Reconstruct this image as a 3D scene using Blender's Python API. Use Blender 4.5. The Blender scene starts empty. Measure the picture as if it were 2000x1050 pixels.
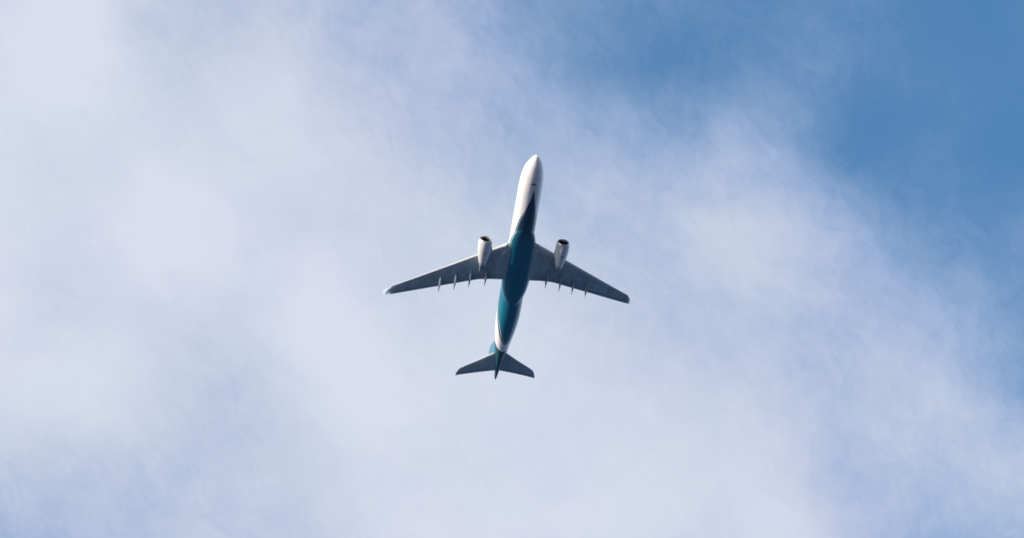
import bpy, bmesh, math, random
from mathutils import Vector, Matrix
R = math.radians
scene = bpy.context.scene
col = scene.collection
random.seed(4)

# ---------------------------------------------------------------- camera
# world axes: +X = the way the airliner's tail points, +Y = its starboard side, +Z = up (level flight)
CR = Vector((-0.14894398, -0.97443042, -0.16822916))
CU = Vector((-0.85095892, 0.03965187, 0.52373337))
CB = Vector((-0.50367113, 0.22116304, -0.83510616))
CAM = Vector((0.0, 0.0, 1.7))
PLANE = Vector((723.300850, -332.529685, 1251.972344 + 1.7))
cam = bpy.data.cameras.new('camera')
cam.sensor_width = 36.0
cam.lens = 36.0 * 1500 * 8.21 / 2000.0
cam.clip_end = 60000.0
cam.clip_start = 0.5
camo = bpy.data.objects.new('camera', cam)
col.objects.link(camo)
m = Matrix.Identity(4)
for r in range(3):
    m[r][0] = CR[r]; m[r][1] = CU[r]; m[r][2] = CB[r]; m[r][3] = CAM[r]
camo.matrix_world = m
scene.camera = camo
scene.cycles.filter_width = 1.7

# ---------------------------------------------------------------- sun, sky, exposure
SUN_EL, SUN_AZ = R(10.5), R(55.0)                 # azimuth from the nose towards starboard
sun_dir = Vector((-math.cos(SUN_AZ) * math.cos(SUN_EL), math.sin(SUN_AZ) * math.cos(SUN_EL), math.sin(SUN_EL)))
sl = bpy.data.lights.new('sun', 'SUN')
sl.energy = 5.0
sl.angle = R(0.53)
sl.color = (1.0, 0.87, 0.78)
so = bpy.data.objects.new('sun', sl)
col.objects.link(so)
so.rotation_euler = sun_dir.to_track_quat('Z', 'Y').to_euler()
so.location = (0, 0, 400)

scene.view_settings.view_transform = 'Standard'
scene.view_settings.look = 'None'
scene.view_settings.exposure = 0.4
scene.view_settings.gamma = 1.0
scene.view_settings.use_curve_mapping = False

world = bpy.data.worlds.new('World')
scene.world = world
world.use_nodes = True
NT = world.node_tree
NT.nodes.clear()


class G:
    """tiny node-graph helper"""
    def __init__(s, nt): s.nt = nt
    def node(s, t, **kw):
        n = s.nt.nodes.new(t)
        for k, v in kw.items(): setattr(n, k, v)
        return n
    def put(s, sock, v):
        if hasattr(v, 'links') or isinstance(v, bpy.types.NodeSocket): s.nt.links.new(v, sock)
        else: sock.default_value = v
    def math(s, op, a, b=0.0, c=0.0, clamp=False):
        n = s.node('ShaderNodeMath', operation=op, use_clamp=clamp)
        s.put(n.inputs[0], a); s.put(n.inputs[1], b); s.put(n.inputs[2], c)
        return n.outputs[0]
    def vmath(s, op, a, b=(0, 0, 0), out=0):
        n = s.node('ShaderNodeVectorMath', operation=op)
        s.put(n.inputs[0], a); s.put(n.inputs[1], b)
        return n.outputs[out]
    def sep(s, v):
        n = s.node('ShaderNodeSeparateXYZ'); s.put(n.inputs[0], v); return n.outputs
    def comb(s, x=0.0, y=0.0, z=0.0):
        n = s.node('ShaderNodeCombineXYZ')
        for i, q in enumerate((x, y, z)): s.put(n.inputs[i], q)
        return n.outputs[0]
    def noise(s, vec, scale, detail=4, rough=0.5, dist=0.0, color=False):
        n = s.node('ShaderNodeTexNoise')
        s.put(n.inputs['Vector'], vec); n.inputs['Scale'].default_value = scale
        n.inputs['Detail'].default_value = detail; n.inputs['Roughness'].default_value = rough
        n.inputs['Distortion'].default_value = dist
        return n.outputs['Color' if color else 'Fac']
    def mapr(s, v, a, b, c, d, interp='LINEAR'):
        n = s.node('ShaderNodeMapRange', interpolation_type=interp)
        s.put(n.inputs[0], v)
        for i, q in enumerate((a, b, c, d)): s.put(n.inputs[1 + i], q)
        return n.outputs[0]
    def mix(s, f, a, b):
        n = s.node('ShaderNodeMix', data_type='RGBA')
        s.put(n.inputs[0], f)
        s.put(n.inputs[6], a); s.put(n.inputs[7], b)
        return n.outputs[2]


g = G(NT)
sky = g.node('ShaderNodeTexSky', sky_type='NISHITA')
sky.sun_disc = False
sky.sun_elevation = SUN_EL
sky.sun_rotation = math.atan2(sun_dir.x, sun_dir.y)
sky.air_density = 1.0
sky.dust_density = 0.6
sky.ozone_density = 1.6
direction = g.node('ShaderNodeTexCoord').outputs['Generated']
dx, dy, dz = g.sep(direction)[:3]
zc = g.math('MAXIMUM', dz, 0.03)
px = g.math('SUBTRACT', g.math('DIVIDE', dx, zc), 0.60312227)      # a level cloud sheet of unit height overhead
py = g.math('SUBTRACT', g.math('DIVIDE', dy, zc), -0.26483224)
qx = g.math('ADD', g.math('MULTIPLY', px, -1.5530), g.math('MULTIPLY', py, -9.9704))
qy = g.math('ADD', g.math('MULTIPLY', px, 8.7233), g.math('MULTIPLY', py, -0.3983))
Q = g.comb(qx, qy, 0.0)
# drifting of the sheet's thick and thin places, wandered a little so no place is round
wv = g.vmath('SUBTRACT', g.noise(Q, 3.6, 7, 0.6, color=True), (0.5, 0.5, 0.5))
wv = g.vmath('MULTIPLY', wv, (0.15, 0.15, 0.0))
QW = g.vmath('ADD', Q, wv)
BLOBS = [(-1.08, -0.56, 0.068), (-0.905, -0.56, 0.174), (-0.73, -0.56, 0.135), (-0.555, -0.56, 0.001), (-0.38, -0.56, -0.04), (-0.205, -0.56, 0.008), (-0.03, -0.56, -0.208), (0.145, -0.56, -0.181), (0.32, -0.56, -0.189), (0.495, -0.56, -0.3), (0.67, -0.56, -0.279), (0.845, -0.56, -0.352), (1.02, -0.56, -0.347), (-0.99, -0.4, 0.125), (-0.815, -0.4, 0.296), (-0.64, -0.4, -0.064), (-0.465, -0.4, 0.241), (-0.29, -0.4, -0.108), (-0.115, -0.4, 0.046), (0.06, -0.4, -0.15), (0.235, -0.4, -0.31), (0.41, -0.4, -0.263), (0.585, -0.4, -0.128), (0.76, -0.4, -0.184), (0.935, -0.4, -0.312), (1.11, -0.4, -0.103), (-1.08, -0.24, 0.246), (-0.905, -0.24, 0.087), (-0.73, -0.24, 0.108), (-0.555, -0.24, 0.113), (-0.38, -0.24, 0.167), (-0.205, -0.24, 0.042), (-0.03, -0.24, -0.094), (0.145, -0.24, 0.046), (0.32, -0.24, -0.145), (0.495, -0.24, -0.049), (0.67, -0.24, -0.465), (0.845, -0.24, -0.172), (1.02, -0.24, -0.409), (-0.99, -0.08, 0.188), (-0.815, -0.08, 0.102), (-0.64, -0.08, 0.315), (-0.465, -0.08, 0.051), (-0.29, -0.08, 0.077), (-0.115, -0.08, 0.144), (0.06, -0.08, 0.039), (0.235, -0.08, -0.037), (0.41, -0.08, 0.187), (0.585, -0.08, 0.144), (0.76, -0.08, -0.185), (0.935, -0.08, -0.272), (1.11, -0.08, -0.072), (-1.08, 0.08, 0.329), (-0.905, 0.08, 0.014), (-0.73, 0.08, 0.12), (-0.555, 0.08, 0.041), (-0.38, 0.08, 0.309), (-0.205, 0.08, 0.024), (-0.03, 0.08, 0.164), (0.145, 0.08, 0.084), (0.32, 0.08, -0.056), (0.495, 0.08, 0.008), (0.67, 0.08, -0.103), (0.845, 0.08, -0.023), (1.02, 0.08, -0.296), (-0.99, 0.24, 0.153), (-0.815, 0.24, 0.252), (-0.64, 0.24, 0.045), (-0.465, 0.24, -0.01), (-0.29, 0.24, 0.266), (-0.115, 0.24, 0.133), (0.06, 0.24, 0.145), (0.235, 0.24, 0.131), (0.41, 0.24, 0.088), (0.585, 0.24, -0.0), (0.76, 0.24, 0.096), (0.935, 0.24, 0.018), (1.11, 0.24, -0.331), (-1.08, 0.4, 0.102), (-0.905, 0.4, 0.061), (-0.73, 0.4, -0.04), (-0.555, 0.4, 0.059), (-0.38, 0.4, 0.096), (-0.205, 0.4, 0.113), (-0.03, 0.4, 0.112), (0.145, 0.4, 0.105), (0.32, 0.4, 0.153), (0.495, 0.4, 0.136), (0.67, 0.4, -0.07), (0.845, 0.4, -0.001), (1.02, 0.4, 0.164), (-0.99, 0.56, -0.141), (-0.815, 0.56, 0.025), (-0.64, 0.56, 0.082), (-0.465, 0.56, 0.014), (-0.29, 0.56, 0.178), (-0.115, 0.56, 0.2), (0.06, 0.56, 0.198), (0.235, 0.56, 0.2), (0.41, 0.56, 0.044), (0.585, 0.56, 0.288), (0.76, 0.56, -0.092), (0.935, 0.56, -0.209), (1.11, 0.56, -0.036)]
SC = 0.145
acc = 0.6
for (bx, by, bw) in BLOBS:
    dist = g.vmath('DISTANCE', QW, (bx, by, 0.0), out=1)
    e = g.math('MULTIPLY', g.math('MULTIPLY', dist, dist), -1.0 / SC ** 2)
    acc = g.math('MULTIPLY_ADD', g.math('EXPONENT', e), bw, acc)
# streaks drawn out by the wind aloft
rot = g.node('ShaderNodeVectorRotate', rotation_type='Z_AXIS')
g.put(rot.inputs['Vector'], QW); rot.inputs['Angle'].default_value = R(-33)
st = g.vmath('MULTIPLY', rot.outputs[0], (1.0, 3.2, 1.0))
n1 = g.math('SUBTRACT', g.noise(st, 2.8, 6, 0.58, 0.6), 0.5)
n2 = g.math('SUBTRACT', g.noise(g.vmath('ADD', Q, (3.1, 7.7, 0)), 5.5, 6, 0.58, 0.4), 0.5)
n3 = g.math('SUBTRACT', g.noise(g.vmath('ADD', QW, (9.1, 1.7, 0)), 14.0, 5, 0.6, 0.3), 0.5)
# thin cloud is more ragged than the thick veil
rag = g.mapr(acc, 0.55, 0.9, 1.0, 0.42)
rag = g.math('MULTIPLY', rag, g.mapr(acc, 0.0, 0.35, 0.45, 1.0))
rot2 = g.node('ShaderNodeVectorRotate', rotation_type='Z_AXIS')
g.put(rot2.inputs['Vector'], g.vmath('ADD', QW, (2.3, 4.4, 0))); rot2.inputs['Angle'].default_value = R(-58)
n5 = g.math('SUBTRACT', g.noise(g.vmath('MULTIPLY', rot2.outputs[0], (1.0, 2.0, 1.0)), 17.0, 7, 0.66, 1.1), 0.5)
n3 = g.math('ADD', n3, g.math('MULTIPLY', n5, 1.1))
nn = g.math('ADD', g.math('MULTIPLY', n1, 0.22), g.math('ADD', g.math('MULTIPLY', n2, 0.22), g.math('MULTIPLY', n3, 0.235)))
dens = g.math('MULTIPLY_ADD', nn, rag, acc)
dens = g.math('SMOOTH_MIN', dens, 1.10, 0.15)
dens = g.math('MAXIMUM', g.math('SMOOTH_MAX', dens, 0.0, 0.12), 0.0)
clear = g.node('ShaderNodeVectorMath', operation='MULTIPLY')
g.put(clear.inputs[0], sky.outputs[0]); clear.inputs[1].default_value = (0.163, 0.262, 0.312)
# the veil: bright where thick, a touch lavender where thin
n4 = g.noise(g.vmath('ADD', Q, (5.0, 2.0, 0)), 3.3, 3, 0.5)
white = g.mix(g.mapr(n4, 0.35, 0.65, 0.0, 1.0), (0.70, 0.728, 0.87, 1), (0.69, 0.742, 0.86, 1))
white = g.mix(g.mapr(dens, 0.1, 0.75, 0.0, 1.0), (0.615, 0.71, 0.99, 1), white)
skycol = g.mix(dens, clear.outputs[0], white)
bg = g.node('ShaderNodeBackground')
g.put(bg.inputs[0], skycol)
bg.inputs[1].default_value = 0.758
wo = g.node('ShaderNodeOutputWorld')
NT.links.new(bg.outputs[0], wo.inputs[0])
world.cycles.sampling_method = 'MANUAL'
world.cycles.sample_map_resolution = 256


# ---------------------------------------------------------------- materials
def mat(name, color, rough=0.4, metal=0.0, coat=0.0, vary=0.06, scale=0.6, build=None):
    mt = bpy.data.materials.new(name)
    mt.use_nodes = True
    h = G(mt.node_tree)
    b = mt.node_tree.nodes['Principled BSDF']
    b.inputs['Roughness'].default_value = rough
    b.inputs['Metallic'].default_value = metal
    b.inputs['Coat Weight'].default_value = coat
    b.inputs['Coat Roughness'].default_value = 0.12
    oc = h.node('ShaderNodeTexCoord').outputs['Object']
    if build:
        base = build(h, oc)
    else:
        base = (*color, 1)
    # grime: faint streaks running aft
    n = h.noise(h.vmath('MULTIPLY', oc, (0.25, 1.6, 1.6)), scale, 5, 0.6)
    k = h.mapr(n, 0.3, 0.7, 1.0 - 2 * vary, 1.0)
    v = h.vmath('MULTIPLY', base if not isinstance(base, tuple) else base[:3], h.comb(k, k, k))
    mt.node_tree.links.new(v, b.inputs['Base Color'])
    return mt


WHITE = (0.88, 0.84, 0.81)
TEAL = (0.006, 0.155, 0.235)
DARK = (0.012, 0.03, 0.06)
STRIPE = (0.36, 0.42, 0.46)


def fcurve(h, x, pts, x0, x1, y0, y1):
    n = h.node('ShaderNodeFloatCurve')
    t = h.mapr(x, x0, x1, 0.0, 1.0)
    h.put(n.inputs['Value'], t)
    c = n.mapping.curves[0]
    P = [((a - x0) / (x1 - x0), (b - y0) / (y1 - y0)) for a, b in pts]
    c.points[0].location = P[0]; c.points[1].location = P[-1]
    for p in P[1:-1]: c.points.new(*p)
    for p in c.points: p.handle_type = 'AUTO_CLAMPED'
    n.mapping.update()
    return h.math('MULTIPLY_ADD', n.outputs[0], y1 - y0, y0)


def livery(h, oc):
    X, Y, Z = h.sep(oc)[:3]
    cz = fcurve(h, X, [(0, -.4), (9, 0), (42, 0), (46, .16), (50, .5), (54, .9), (57, 1.1), (60, 1.23), (64, 1.4)], 0, 64, -2, 2)
    ang = h.math('ARCTAN2', Y, h.math('MULTIPLY', h.math('SUBTRACT', Z, cz), -1.0))
    deg = h.math('MULTIPLY', ang, 180 / math.pi)
    shift = h.mapr(X, 15.0, 26.0, 8.0, 0.0)
    shift = h.math('ADD', shift, h.mapr(X, 40.0, 46.0, 0.0, 6.0))
    a = h.math('ABSOLUTE', h.math('ADD', deg, shift))
    K = [(0, -30), (7.8, -6), (8.6, 1.5), (11, 11), (12.6, 20), (14.8, 34), (17.5, 51), (21, 61), (23.5, 66), (26, 71), (28, 79), (30, 92), (33, 112), (37, 112), (41, 104), (43.8, 90),
         (46.2, 74), (48, 61), (49.8, 47), (51.3, 28), (52.3, 4), (53.2, -40), (64, -40)]
    f = fcurve(h, X, K, 0, 64, -60, 140)
    d = h.math('SUBTRACT', f, a)                       # degrees inside the swoosh
    w = h.mapr(X, 9, 20, 1.6, 4.6)
    w = h.math('ADD', w, h.mapr(X, 40, 50, 0.0, 4.0))
    m1 = h.mapr(d, 0.0, 0.8, 0.0, 1.0)
    m2 = h.mapr(h.math('SUBTRACT', d, w), 0.0, 0.8, 0.0, 1.0)
    m3 = h.mapr(h.math('SUBTRACT', d, h.math('MULTIPLY', w, 2.0)), 0.0, 0.8, 0.0, 1.0)
    front = h.mapr(X, 12.5, 14.5, 0.0, 1.0)
    c = h.mix(m1, (*WHITE, 1), (*DARK, 1))
    st = h.mix(front, (*DARK, 1), (*STRIPE, 1))
    c = h.mix(m2, c, st)
    # the swoosh starts navy on the forward belly and turns teal from the wing box aft
    hue = h.mix(h.mapr(X, 18.5, 24.0, 0.0, 1.0, 'SMOOTHSTEP'), (0.014, 0.062, 0.105, 1), (*TEAL, 1))
    c = h.mix(m3, c, hue)
    # tail cone in teal behind the white band
    K2 = h.math('SUBTRACT', 54.4, h.math('MULTIPLY', h.math('MULTIPLY', a, a), 1.9 / 6400.0))
    c = h.mix(h.mapr(h.math('SUBTRACT', X, K2), 0.0, 0.12, 0.0, 1.0), c, (0.008, 0.075, 0.11, 1))
    # gear-door outlines and skin joints under the belly, thin and faint
    def box(x0, x1, y0, y1, w=0.035):
        ay = h.math('ABSOLUTE', Y)
        ix = h.math('MULTIPLY', h.math('GREATER_THAN', X, x0 - w), h.math('LESS_THAN', X, x1 + w))
        iy = h.math('MULTIPLY', h.math('GREATER_THAN', ay, y0 - w), h.math('LESS_THAN', ay, y1 + w))
        jx = h.math('MULTIPLY', h.math('GREATER_THAN', X, x0 + w), h.math('LESS_THAN', X, x1 - w))
        jy = h.math('MULTIPLY', h.math('GREATER_THAN', ay, y0 + w), h.math('LESS_THAN', ay, y1 - w))
        return h.math('SUBTRACT', h.math('MULTIPLY', ix, iy), h.math('MULTIPLY', jx, jy), clamp=True)
    low = h.math('LESS_THAN', Z, -1.0)
    ln = h.math('MAXIMUM', box(29.6, 33.4, 0.04, 2.3), h.math('MULTIPLY', box(5.2, 9.4, 0.02, 0.55), 0.7))
    ln = h.math('MAXIMUM', ln, box(22.5, 25.0, 0.3, 1.4))
    ring = h.math('MULTIPLY', h.math('LESS_THAN', h.math('FRACT', h.math('MULTIPLY', X, 1 / 5.34)), 0.009), 0.8)
    ln = h.math('MULTIPLY', h.math('MAXIMUM', ln, ring), low)
    c = h.mix(h.math('MULTIPLY', ln, 0.75), c, (0.03, 0.04, 0.05, 1))
    dirt = h.noise(h.vmath('MULTIPLY', oc, (0.12, 2.4, 1.0)), 1.3, 5, 0.65)
    c = h.mix(h.math('MULTIPLY', h.mapr(dirt, 0.5, 0.75, 0.0, 0.28), h.math('GREATER_THAN', X, 9.0)), c, (0.06, 0.065, 0.06, 1))
    # cabin window rows along both sides, the cockpit glazing
    wz = h.math('COMPARE', Z, 0.62, 0.17)
    wx = h.math('LESS_THAN', h.math('FRACT', h.math('MULTIPLY', X, 1 / 0.533)), 0.48)
    wr = h.math('MULTIPLY', h.math('GREATER_THAN', X, 7.5), h.math('LESS_THAN', X, 52.0))
    side = h.math('GREATER_THAN', h.math('ABSOLUTE', Y), 1.2)
    wm = h.math('MULTIPLY', h.math('MULTIPLY', wz, wx), h.math('MULTIPLY', wr, side))
    return h.mix(wm, c, (0.03, 0.035, 0.045, 1))


def wing_skin(h, oc):
    X, Y, Z = h.sep(oc)[:3]
    t = h.math('SUBTRACT', X, h.math('MULTIPLY', h.math('ABSOLUTE', Y), 0.45))
    seam = h.math('LESS_THAN', h.math('FRACT', h.math('MULTIPLY', t, 0.62)), 0.035)
    rib = h.math('LESS_THAN', h.math('FRACT', h.math('MULTIPLY', Y, 0.36)), 0.02)
    s = h.math('MAXIMUM', seam, rib)
    n = h.noise(h.vmath('MULTIPLY', oc, (0.35, 1.0, 1.0)), 0.55, 4, 0.6)
    base = h.mix(h.mapr(n, 0.35, 0.65, 0.0, 1.0), (0.29, 0.39, 0.40, 1), (0.40, 0.52, 0.52, 1))
    return h.mix(h.math('MULTIPLY', s, 0.7), base, (0.12, 0.15, 0.18, 1))


def winglet_paint(h, oc):
    Z = h.sep(oc)[2]
    X = h.sep(oc)[0]
    b = h.math('COMPARE', h.math('SUBTRACT', Z, h.math('MULTIPLY', h.math('SUBTRACT', X, 41.0), 0.5)), 2.25, 0.22)
    return h.mix(b, (0.42, 0.52, 0.58, 1), (0.07, 0.15, 0.20, 1))


def nacelle_paint(h, oc):
    # clean white cowl with thin latch lines
    X, Y, Z = h.sep(oc)[:3]
    s1 = h.math('COMPARE', X, 1.05, 0.03)
    s2 = h.math('COMPARE', X, 3.0, 0.03)
    s3 = h.math('MULTIPLY', h.math('COMPARE', Y, 0.0, 0.03), h.math('LESS_THAN', Z, 0.0))
    s = h.math('MAXIMUM', h.math('MAXIMUM', s1, s2), s3)
    v = h.node('ShaderNodeVectorMath', operation='DISTANCE')
    h.put(v.inputs[0], oc); v.inputs[1].default_value = (3.35, 0.1, -1.6)
    spot = h.math('LESS_THAN', v.outputs[1], 0.26)
    s = h.math('MAXIMUM', h.math('MULTIPLY', s, 0.5), h.math('MULTIPLY', spot, 0.75))
    return h.mix(s, (0.74, 0.73, 0.72, 1), (0.12, 0.12, 0.13, 1))


M_LIV = mat('livery_paint', WHITE, 0.30, coat=0.35, build=livery, vary=0.02)
M_WING = mat('wing_grey_paint', (0.3, 0.36, 0.4), 0.42, build=wing_skin, vary=0.06)
M_SLAT = mat("slat_metal", (0.56, 0.56, 0.56), 0.38, metal=0.0, coat=0.2, vary=0.05)
M_FLAP = mat('flap_grey_paint', (0.29, 0.385, 0.40), 0.45, vary=0.1)
M_FAIR = mat('fairing_grey_paint', (0.24, 0.30, 0.35), 0.35, coat=0.3, vary=0.05)
M_NAC = mat('nacelle_white_paint', (0.75, 0.74, 0.73), 0.3, coat=0.3, build=nacelle_paint)
M_LIP = mat('inlet_polished_metal', (0.72, 0.72, 0.73), 0.32, metal=0.7)
M_NOZ = mat('nozzle_metal', (0.52, 0.50, 0.49), 0.35, metal=0.5, vary=0.1, scale=2.5)
M_BLK = mat('engine_inner_dark', (0.03, 0.03, 0.032), 0.7)
M_DUCT = mat('inlet_lining', (0.42, 0.42, 0.43), 0.5)
M_FAN = mat('fan_titanium', (0.11, 0.11, 0.12), 0.4, metal=0.6)
M_TEAL = mat('tail_teal_paint', (0.03, 0.21, 0.29), 0.3, coat=0.35)
M_WLT = mat('winglet_paint', (0.5, 0.66, 0.7), 0.3, coat=0.3, build=winglet_paint)
M_GLASS = mat('cockpit_glass', (0.02, 0.025, 0.03), 0.08)
M_ANT = mat('antenna_grey', (0.08, 0.08, 0.085), 0.5)
M_RED = mat('beacon_lens', (0.12, 0.012, 0.01), 0.3)
M_LGT = mat('lamp_lens', (0.5, 0.5, 0.5), 0.15)


def bounce_build(h, oc):
    n = h.noise(oc, 0.002, 6, 0.55)
    return h.mix(h.mapr(n, 0.35, 0.65, 0.0, 1.0), (0.032, 0.059, 0.125, 1), (0.040, 0.074, 0.150, 1))


M_BOUNCE = mat('bounce_blue', (0.05, 0.14, 0.2), 0.35, build=bounce_build, vary=0.0)  # blue chosen for the light it throws up on the airliner's underside


# ---------------------------------------------------------------- mesh helpers
def link(name, bm, material, parent=None, smooth=True, autosmooth=35):
    me = bpy.data.meshes.new(name)
    bmesh.ops.recalc_face_normals(bm, faces=bm.faces[:])
    if smooth:
        for f in bm.faces: f.smooth = True
        for e in bm.edges:
            if len(e.link_faces) == 2 and e.calc_face_angle(0) > R(autosmooth): e.smooth = False
    bm.to_mesh(me); bm.free()
    me.materials.append(material)
    o = bpy.data.objects.new(name, me)
    col.objects.link(o)
    if parent: o.parent = parent
    return o


def loft(rings, cap=True, closed=True, bm=None):
    bm = bm or bmesh.new()
    V = [[bm.verts.new(p) for p in r] for r in rings]
    n = len(V[0])
    for a, b in zip(V, V[1:]):
        for i in range(n if closed else n - 1):
            j = (i + 1) % n
            bm.faces.new((a[i], a[j], b[j], b[i]))
    if cap and closed:
        for r in (V[0], V[-1]):
            try: bm.faces.new(r)
            except ValueError: pass
    return bm


def interp(x, T):
    for (a, *va), (b, *vb) in zip(T, T[1:]):
        if x <= b:
            t = 0 if b == a else max(0, (x - a) / (b - a))
            return [p + (q - p) * t for p, q in zip(va, vb)]
    return list(T[-1][1:])


def smooth_interp(x, T):
    """Catmull-like monotone smoothing over a table"""
    if x <= T[0][0]: return list(T[0][1:])
    if x >= T[-1][0]: return list(T[-1][1:])
    k = max(i for i in range(len(T) - 1) if T[i][0] <= x)
    x0, x1 = T[k][0], T[k + 1][0]
    t = (x - x0) / (x1 - x0)
    out = []
    for c in range(1, len(T[0])):
        def slope(i):
            if i <= 0 or i >= len(T) - 1:
                i0, i1 = (0, 1) if i <= 0 else (len(T) - 2, len(T) - 1)
                return (T[i1][c] - T[i0][c]) / (T[i1][0] - T[i0][0])
            a = (T[i][c] - T[i - 1][c]) / (T[i][0] - T[i - 1][0])
            b = (T[i + 1][c] - T[i][c]) / (T[i + 1][0] - T[i][0])
            return 0.0 if a * b <= 0 else 2 * a * b / (a + b)
        m0, m1 = slope(k) * (x1 - x0), slope(k + 1) * (x1 - x0)
        y0, y1 = T[k][c], T[k + 1][c]
        out.append((2 * t ** 3 - 3 * t ** 2 + 1) * y0 + (t ** 3 - 2 * t ** 2 + t) * m0 + (-2 * t ** 3 + 3 * t ** 2) * y1 + (t ** 3 - t ** 2) * m1)
    return out


# ---------------------------------------------------------------- unseen ground sheet, added to bounce blue light onto the belly
bm = bmesh.new()
bmesh.ops.create_circle(bm, cap_ends=True, radius=45000, segments=96)
bounce = link('bounce_ground', bm, M_BOUNCE, smooth=False)
bounce['kind'] = 'structure'

# ---------------------------------------------------------------- the airliner
plane = bpy.data.objects.new('airliner', None)
plane.empty_display_size = 5
col.objects.link(plane)
plane.location = PLANE
plane['label'] = 'white and teal twin-engine airliner flying overhead with wheels up, seen from below'
plane['category'] = 'airplane'

# --- fuselage:  station, half width, bottom z, top z
FUS = [(0.0, .02, -.62, -.58), (.06, .21, -.82, -.38), (.2, .42, -1.01, -.18), (.5, .72, -1.27, .10), (1, 1.08, -1.57, .48), (2, 1.62, -2.03, 1.12), (3, 2.04, -2.31, 1.78),
       (4, 2.31, -2.50, 2.22), (5.5, 2.58, -2.69, 2.58), (7, 2.74, -2.79, 2.76), (9, 2.82, -2.82, 2.82), (41, 2.82, -2.82, 2.82), (44, 2.79, -2.72, 2.82),
       (46, 2.68, -2.52, 2.82), (48, 2.50, -2.20, 2.82), (50, 2.26, -1.80, 2.80), (52, 1.98, -1.36, 2.76), (54, 1.68, -.92, 2.68), (56, 1.36, -.48, 2.56), (58, 1.04, -.03, 2.38),
       (60, .74, .40, 2.14), (62, .44, .82, 1.86), (63.1, .28, 1.04, 1.62), (63.45, .17, 1.14, 1.48)]
xs = [0, .02, .06, .12, .2, .33, .5, .75, 1, 1.5, 2, 2.5, 3, 3.5, 4, 4.75, 5.5, 6.2, 7, 8, 9]
x = 10.0
while x < 63.2: xs.append(x); x += 1.0
xs += [63.25, 63.45]
rings = []
NSEG = 56
for x in xs:
    hw, b, t = smooth_interp(x, FUS)
    c, h = (b + t) / 2, (t - b) / 2
    rings.append([(x, hw * math.sin(2 * math.pi * i / NSEG), c - h * math.cos(2 * math.pi * i / NSEG)) for i in range(NSEG)])
fus = link('fuselage', loft(rings), M_LIV, plane)

# cockpit glazing: six shallow panes round the nose
for s in (-1, 1):
    for k, (a0, a1) in enumerate(((4, 26), (28, 48), (50, 64))):
        rr = []
        for u in range(5):
            ring = []
            for v in range(5):
                an = R(a0 + (a1 - a0) * v / 4)
                xx = (2.0 + .35 * k + .25 * v / 4) + u / 4 * (.85 - .1 * k)
                hw, b, t = smooth_interp(xx, FUS)
                c, h = (b + t) / 2, (t - b) / 2
                ring.append((xx, s * (hw + .02) * math.sin(an), c + (h + .02) * math.cos(an)))
            rr.append(ring)
        link('cockpit_window', loft(rr, closed=False, cap=False), M_GLASS, fus)

# --- belly fairing
FB = [(18.0, 1.0, -2.74), (19.5, 1.8, -2.82), (21.0, 2.6, -2.90), (22.4, 3.05, -2.98), (24.2, 3.32, -3.09), (28, 3.42, -3.25), (33, 3.38, -3.27), (35, 3.22, -3.25),
      (37, 2.85, -3.2), (38.6, 2.35, -3.06), (39.8, 1.75, -2.92), (40.5, 1.2, -2.80)]
rings = []
for i in range(65):
    x = 18.0 + (40.5 - 18.0) * i / 64
    hw, b = smooth_interp(x, FB)
    c = -1.15; h = c - b
    ring = []
    for k in range(40):
        a = 2 * math.pi * k / 40
        ca, sa = math.cos(a), math.sin(a)
        e = 2 / 2.5
        yy = hw * math.copysign(abs(sa) ** e, sa)
        zz = c - (h if ca > 0 else .75) * math.copysign(abs(ca) ** e, ca)
        ring.append((x, yy, zz))
    rings.append(ring)
belly = link('belly_fairing', loft(rings), M_LIV, plane)


# --- lifting surfaces
def foil(n=18, t=0.12):
    """closed loop (chord fraction, thickness fraction): upper TE -> LE -> lower TE"""
    up, lo = [], []
    for i in range(n + 1):
        c = 0.5 * (1 - math.cos(math.pi * i / n))
        th = 5 * t * (0.2969 * math.sqrt(c) - .126 * c - .3516 * c ** 2 + .2843 * c ** 3 - .1015 * c ** 4)
        cam_ = 0.10 * t * math.sin(math.pi * c)
        up.append((c, cam_ + th)); lo.append((c, cam_ - th))
    return up[::-1] + lo[1:]


def foil_at(st, s, pts, grow=0.0):
    """st: (y, xle, zle, xte, zte)"""
    y, xl, zl, xt, zt = st[:5]
    L = Vector((xl, y * s, zl)); T = Vector((xt, y * s, zt))
    ch = (T - L)
    up = Vector((ch.z * -1, 0, ch.x)).normalized() * ch.length
    out = []
    for c, th in pts:
        gg = grow / ch.length
        out.append(L + ch * (c + (-gg if c < 0.02 else 0)) + up * (th + (gg if th > 0 else -gg)))
    return out


WING = [  # y, LE x, LE z, TE x, TE z, thickness
    (1.5, 22.1, -2.0, 33.1, -2.6, .13), (3.5, 23.32, -1.90, 33.32, -2.38, .13), (6.0, 24.85, -1.52, 33.8, -1.62, .12), (9.0, 26.69, -1.08, 34.42, -.92, .115),
    (14, 29.76, -.45, 36.1, -.28, .11), (19, 32.83, .28, 37.80, .42, .105), (24, 35.89, 1.02, 39.49, 1.06, .10), (28.6, 38.72, 1.82, 41.05, 1.66, .10), (29.0, 39.05, 1.92, 41.15, 1.74, .10)]


def wing_station(y):
    v = interp(y, [(w[0],) + w[1:] for w in WING])
    return (y, *v[:4]), v[4]


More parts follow.
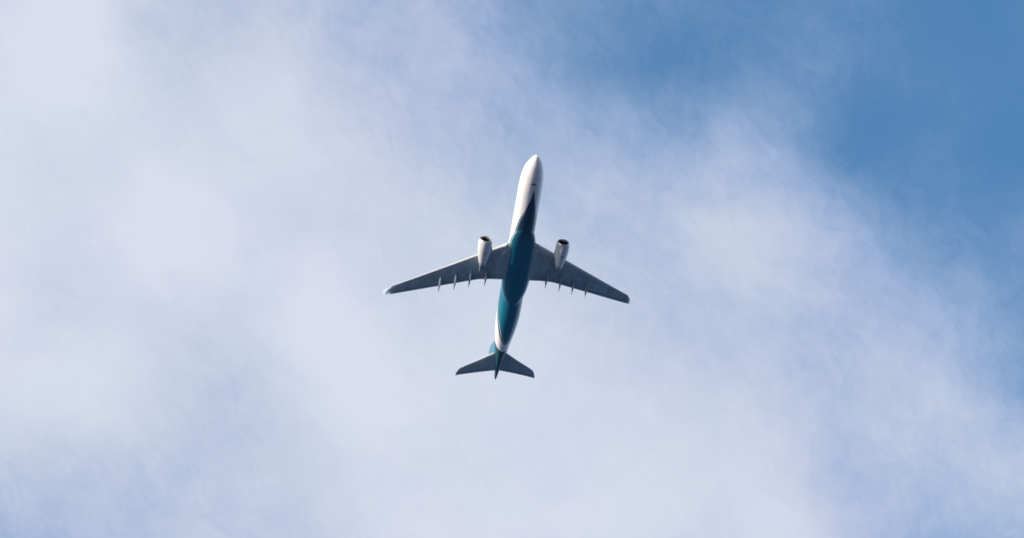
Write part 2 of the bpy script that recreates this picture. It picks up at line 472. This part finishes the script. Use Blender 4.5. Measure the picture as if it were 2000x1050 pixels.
def strip(y0, y1, c0, c1, s, grow, n=8, frac=1.0):
    """a panel wrapped on the wing between two chord fractions, standing 'grow' proud"""
    rings = []
    for k in range(n + 1):
        y = y0 + (y1 - y0) * k / n
        st, t = wing_station(y)
        pts = foil(26, t)
        cc = [p for p in pts if c0 <= p[0] <= c1]
        if c0 > 0.01:     # trailing panel: loop upper part then lower part
            cc = [p for p in pts[:27] if p[0] >= c0] + [p for p in pts[27:] if p[0] >= c0]
            cc = cc[:1] + cc[1:]
            nu = len([p for p in pts[:27] if p[0] >= c0])
            cc = cc[:nu][::-1] + cc[nu:][::-1]
            cc = cc[:-1] if cc[-1] == cc[0] else cc
        rings.append(foil_at(st, s, cc, grow))
    return loft(rings)


def slat_shell(y0, y1, s, n=8):
    """leading-edge slat, moved forward and drooped to its take-off position"""
    rings = []
    for k in range(n + 1):
        y = y0 + (y1 - y0) * k / n
        st, t = wing_station(y)
        ch = st[3] - st[1]
        cf = 0.135
        pts = [p for p in foil(30, t * 1.08) if p[0] <= cf]
        nose = min(pts)
        # inner face (cove) closes the shell just inside the skin
        inner = [(p[0] * .82 + .022, p[1] * .62 + .006) for p in pts[::-1]][1:-1]
        loop = pts + inner
        a = R(17); px_, pz_ = cf, .055 * t / .12
        out = []
        for c, th in loop:
            dx_, dz_ = c - px_, th - pz_
            out.append((px_ + dx_ * math.cos(a) - dz_ * math.sin(a) - .012, pz_ + dx_ * math.sin(a) + dz_ * math.cos(a) + .002))
        rings.append(foil_at(st, s, out))
    return loft(rings)


def wing_side(s):
    rings = []
    ys = [1.5, 2.5, 3.5, 4.7, 6, 7.5, 9, 11, 14, 16.5, 19, 21.5, 24, 26.5, 28.6, 29.0]
    for y in ys:
        st, t = wing_station(y)
        rings.append(foil_at(st, s, foil(18, t)))
    w = link('wing', loft(rings), M_WING, plane)
    # slats
    for a, b in ((3.9, 8.5), (10.2, 14.4), (14.43, 19.0), (19.03, 23.6), (23.63, 28.5)):
        link('slat', slat_shell(a, b, s), M_SLAT, w)
    for nm, a, b, c0 in (('flap', 3.7, 8.6, .80), ('flap', 8.8, 19.2, .76), ('aileron', 19.4, 23.6, .78), ('aileron', 23.8, 27.8, .78)):
        link(nm, strip(a, b, c0, 1.0, s, 0.012), M_FLAP, w)
    # flap track fairings
    for yf, L0, L1 in ((7.4, 3.3, 1.75), (11.05, 3.4, 1.75), (14.4, 3.2, 1.6), (17.9, 3.0, 1.45)):
        st, t = wing_station(yf)
        xt, zt = st[3], st[4]
        rr = []
        for i in range(25):
            u = i / 24
            x = xt - L0 + u * (L0 + L1)
            r = max(.012, 0.33 * (math.sin(math.pi * min(1, u * 1.08 + .02) ** .8) ** .65) if u < .9 else .33 * .36 * (1 - u) / .1 + .012)
            zc = zt - .30 - .16 * u + (.12 if u < .15 else 0)
            rr.append([(x, s * yf + r * .92 * math.sin(2 * math.pi * k / 14), zc - r * 1.75 * math.cos(2 * math.pi * k / 14)) for k in range(14)])
        link('flap_track_fairing', loft(rr), M_FAIR, w)
    # winglet: curves up and out from the tip
    WL = [(29.0, 39.05, 1.92, 41.15, 1.74, .10), (29.35, 39.55, 2.05, 41.35, 1.92, .09), (29.65, 40.0, 2.35, 41.6, 2.26, .085),
          (29.85, 40.4, 2.75, 41.85, 2.7, .08), (30.05, 40.8, 3.2, 42.1, 3.18, .08), (30.2, 41.25, 3.75, 42.35, 3.74, .075), (30.28, 41.7, 4.05, 42.45, 4.05, .06)]
    rr = []
    cant = [5, 25, 45, 62, 70, 73, 73]
    for (y, xl, zl, xt, zt, t), cn in zip(WL, cant):
        ch = xt - xl
        nrm = Vector((0, -s * math.sin(R(cn)), math.cos(R(cn))))
        rr.append([Vector((xl + ch * c, s * y, zl + (zt - zl) * c)) + nrm * th * ch for c, th in foil(12, t)])
    link('winglet', loft(rr), M_WLT, w)
    # navigation lamp
    bm = bmesh.new()
    bmesh.ops.create_uvsphere(bm, u_segments=12, v_segments=8, radius=.09)
    bmesh.ops.scale(bm, vec=(2, 1, .8), verts=bm.verts)
    bmesh.ops.translate(bm, vec=(39.12, s * 28.75, 1.83), verts=bm.verts)
    link('navigation_light', bm, M_LGT, w)
    return w


# --- engines (local origin at the middle of the inlet lip; +X runs aft)
def lathe(prof, seg=48, bm=None, close=False):
    rings = [[(x, r * math.sin(2 * math.pi * k / seg), r * math.cos(2 * math.pi * k / seg)) for k in range(seg)] for x, r in prof]
    if close: rings.append(rings[0])
    bm = loft(rings, cap=False, bm=bm)
    bmesh.ops.remove_doubles(bm, verts=bm.verts, dist=1e-5)
    return bm


def engine(s):
    e = link('engine', lathe([(.28, 1.535), (.6, 1.60), (1.1, 1.65), (1.9, 1.65), (2.8, 1.60), (3.7, 1.49), (4.6, 1.33), (5.4, 1.165), (6.2, .99), (6.1, .95), (5.3, 1.06), (4.0, 1.28), (1.4, 1.30), (.5, 1.28), (.28, 1.30)], close=True), M_NAC, plane)
    e.location = (21.75, s * 9.42, -3.32)
    e.rotation_euler = (0, R(1.6), R(-s * 1.0))
    link('inlet_lip', lathe([(.285, 1.537), (.16, 1.505), (.06, 1.455), (.0, 1.39), (.02, 1.34), (.1, 1.305), (.285, 1.298)]), M_LIP, e)
    link('inlet_duct', lathe([(.29, 1.297), (.42, 1.285)]), M_DUCT, e)
    link('fan_case', lathe([(.42, 1.285), (.6, 1.275), (1.25, 1.265)]), M_BLK, e)  # deeper duct coloured dark to stand for the shade inside the inlet
    # fan disc with swept blades and spinner
    bm = bmesh.new()
    for k in range(26):
        a0 = 2 * math.pi * k / 26
        ring = []
        for j in range(6):
            r = .38 + (1.24 - .38) * j / 5
            tw = R(12 + 50 * j / 5)
            w = .19 + .06 * math.sin(math.pi * j / 5)
            aa = a0 + .10 * (j / 5) ** 2
            c = Vector((1.28, r * math.sin(aa), r * math.cos(aa)))
            tang = Vector((0, math.cos(aa), -math.sin(aa)))
            d = Vector((math.cos(tw), 0, 0)) + tang * math.sin(tw)
            ring.append((c - d * w * .5, c + d * w * .5))
        vs = [[bm.verts.new(p) for p in q] for q in ring]
        for p, q in zip(vs, vs[1:]): bm.faces.new((p[0], p[1], q[1], q[0]))
    lathe([(1.5, .01), (1.5, 1.265)], bm=bm)
    link('fan', bm, M_FAN, e)
    link('spinner', lathe([(.72, .005), (.78, .08), (.92, .18), (1.12, .29), (1.36, .39)]), M_ANT, e)
    link('exhaust_nozzle', lathe([(6.15, .985), (6.5, .915), (6.95, .825), (6.93, .79), (6.5, .86), (6.1, .93)], close=True), M_NOZ, e)
    link('exhaust_cone', lathe([(5.5, .99), (5.55, .42), (6.3, .36), (6.9, .2), (7.25, .02)]), M_BLK, e)
    # lower and inboard strakes / drain mast
    bm = bmesh.new()
    for sx in (-1,):
        a = R(100) * s
        for dd in (.02,):
            P = [(1.7, 1.63), (2.9, 1.60), (2.85, 1.92), (2.2, 1.78)]
            rr = [[(x, r * math.sin(-a) , r * math.cos(-a) + o) for x, r in P] for o in (-dd, dd)]
            loft(rr, bm=bm)
    link('strake', bm, M_NAC, e, smooth=False)
    # pylon
    P = [  # x, half width, z bottom, z top   (engine coordinates)
        (1.2, .04, 1.45, 1.70), (1.8, .16, 1.45, 1.95), (3.0, .22, 1.30, 2.25), (4.6, .24, 1.10, 2.32), (6.0, .24, .95, 2.2), (7.6, .22, 1.05, 2.2), (9.0, .16, 1.45, 2.3), (10.0, .04, 1.85, 2.35)]
    rr = []
    for x, w, z0, z1 in P:
        rr.append([(x, -w, z0 + .08), (x, -w * .5, z0), (x, w * .5, z0), (x, w, z0 + .08), (x, w, z1), (x, -w, z1)])
    link('pylon', loft(rr), M_FAIR, e)
    return e


for s in (1, -1):
    wing_side(s)
for s in (1, -1):
    engine(s)

# --- tailplanes
HT = [(0.3, 54.9, 1.00, 60.9, .95, .10), (1.6, 55.95, 1.05, 61.1, .98, .10), (4.5, 58.1, 1.42, 61.85, 1.38, .095), (8.4, 60.75, 1.98, 63.0, 1.96, .09),
      (9.1, 61.4, 2.07, 63.25, 2.05, .085), (9.5, 62.15, 2.12, 63.42, 2.11, .08), (9.72, 63.0, 2.15, 63.55, 2.15, .07)]
for s in (1, -1):
    rr = [foil_at(q, s, foil(14, q[5])) for q in HT]
    tp = link('tailplane', loft(rr), M_WING, plane)
    rr = []
    for y in [1.75 + (9.3 - 1.75) * k / 9 for k in range(10)]:
        v = interp(y, [(q[0],) + q[1:] for q in HT])
        rr.append(foil_at((y, *v[:4]), s, [p for p in foil(26, v[4]) if p[0] <= .075], .012))
    link('lit_edge_strip', loft(rr), M_SLAT, tp)  # pale strip added to draw the sunlit line along the tailplane edge
    rr = []
    for y in [1.9 + (8.9 - 1.9) * k / 6 for k in range(7)]:
        v = interp(y, [(q[0],) + q[1:] for q in HT])
        pts = foil(26, v[4])
        u = [p for p in pts[:27] if p[0] >= .70][::-1]
        l = [p for p in pts[27:] if p[0] >= .70][::-1]
        rr.append(foil_at((y, *v[:4]), s, u + l, .01))
    link('elevator', loft(rr), M_FLAP, tp)

# --- fin
FIN = [  # z, LE x, TE x, thickness
    (1.6, 49.2, 60.3, .09), (2.9, 51.2, 60.7, .09), (3.6, 52.3, 60.9, .09), (7.0, 55.9, 62.0, .09), (10.6, 59.7, 63.3, .085), (11.05, 60.3, 63.45, .08), (11.3, 61.2, 63.5, .06)]
rr = [[Vector((xl + (xt - xl) * c, th * (xt - xl), z)) for c, th in foil(14, t)] for z, xl, xt, t in FIN]
fin = link('fin', loft(rr), M_TEAL, plane)
rr = []
for k in range(7):
    z = 3.2 + (10.8 - 3.2) * k / 6
    v = interp(z, [(q[0],) + q[1:] for q in FIN])
    pts = foil(26, v[2]); L = v[1] - v[0]
    u = [p for p in pts[:27] if p[0] >= .68][::-1]
    l = [p for p in pts[27:] if p[0] >= .68][::-1]
    rr.append([Vector((v[0] + L * c, th * L + math.copysign(.01, th), z)) for c, th in u + l])
link('rudder', loft(rr), M_TEAL, fin)


# --- blade antennas and beacon under the belly
def blade(x, z, L, h, y=0.0, w=.05):
    rr = [[(x + L * (c * (1 - .45 * k) + .42 * k), y + th * L * 1.0, z - h * k) for c, th in foil(8, w / L * 2)] for k in (0, 1)]
    link('antenna', loft(rr), M_ANT, fus)


blade(7.6, -2.78, .55, .34, .0, .09)
# dark vent strip behind the nose-gear doors
rr = []
for i in range(4):
    xx = 6.55 + .36 * i / 3
    hw, b, t = smooth_interp(xx, FUS)
    c, h = (b + t) / 2, (t - b) / 2
    rr.append([(xx, (hw + .015) * math.sin(R(a)), c - (h + .015) * math.cos(R(a))) for a in range(-12, 13, 4)])
link('vent', loft(rr, closed=False, cap=False), M_ANT, fus)
bm = bmesh.new()
bmesh.ops.create_uvsphere(bm, u_segments=14, v_segments=8, radius=.12)
bmesh.ops.translate(bm, vec=(29.5, 0, -3.29), verts=bm.verts)
link('beacon_light', bm, M_RED, belly)
# APU exhaust
link('tail_exhaust', lathe([(63.44, .17), (63.62, .15), (63.6, .12), (63.3, .11)], 20), M_NOZ, plane).location = (0, 0, 1.31)
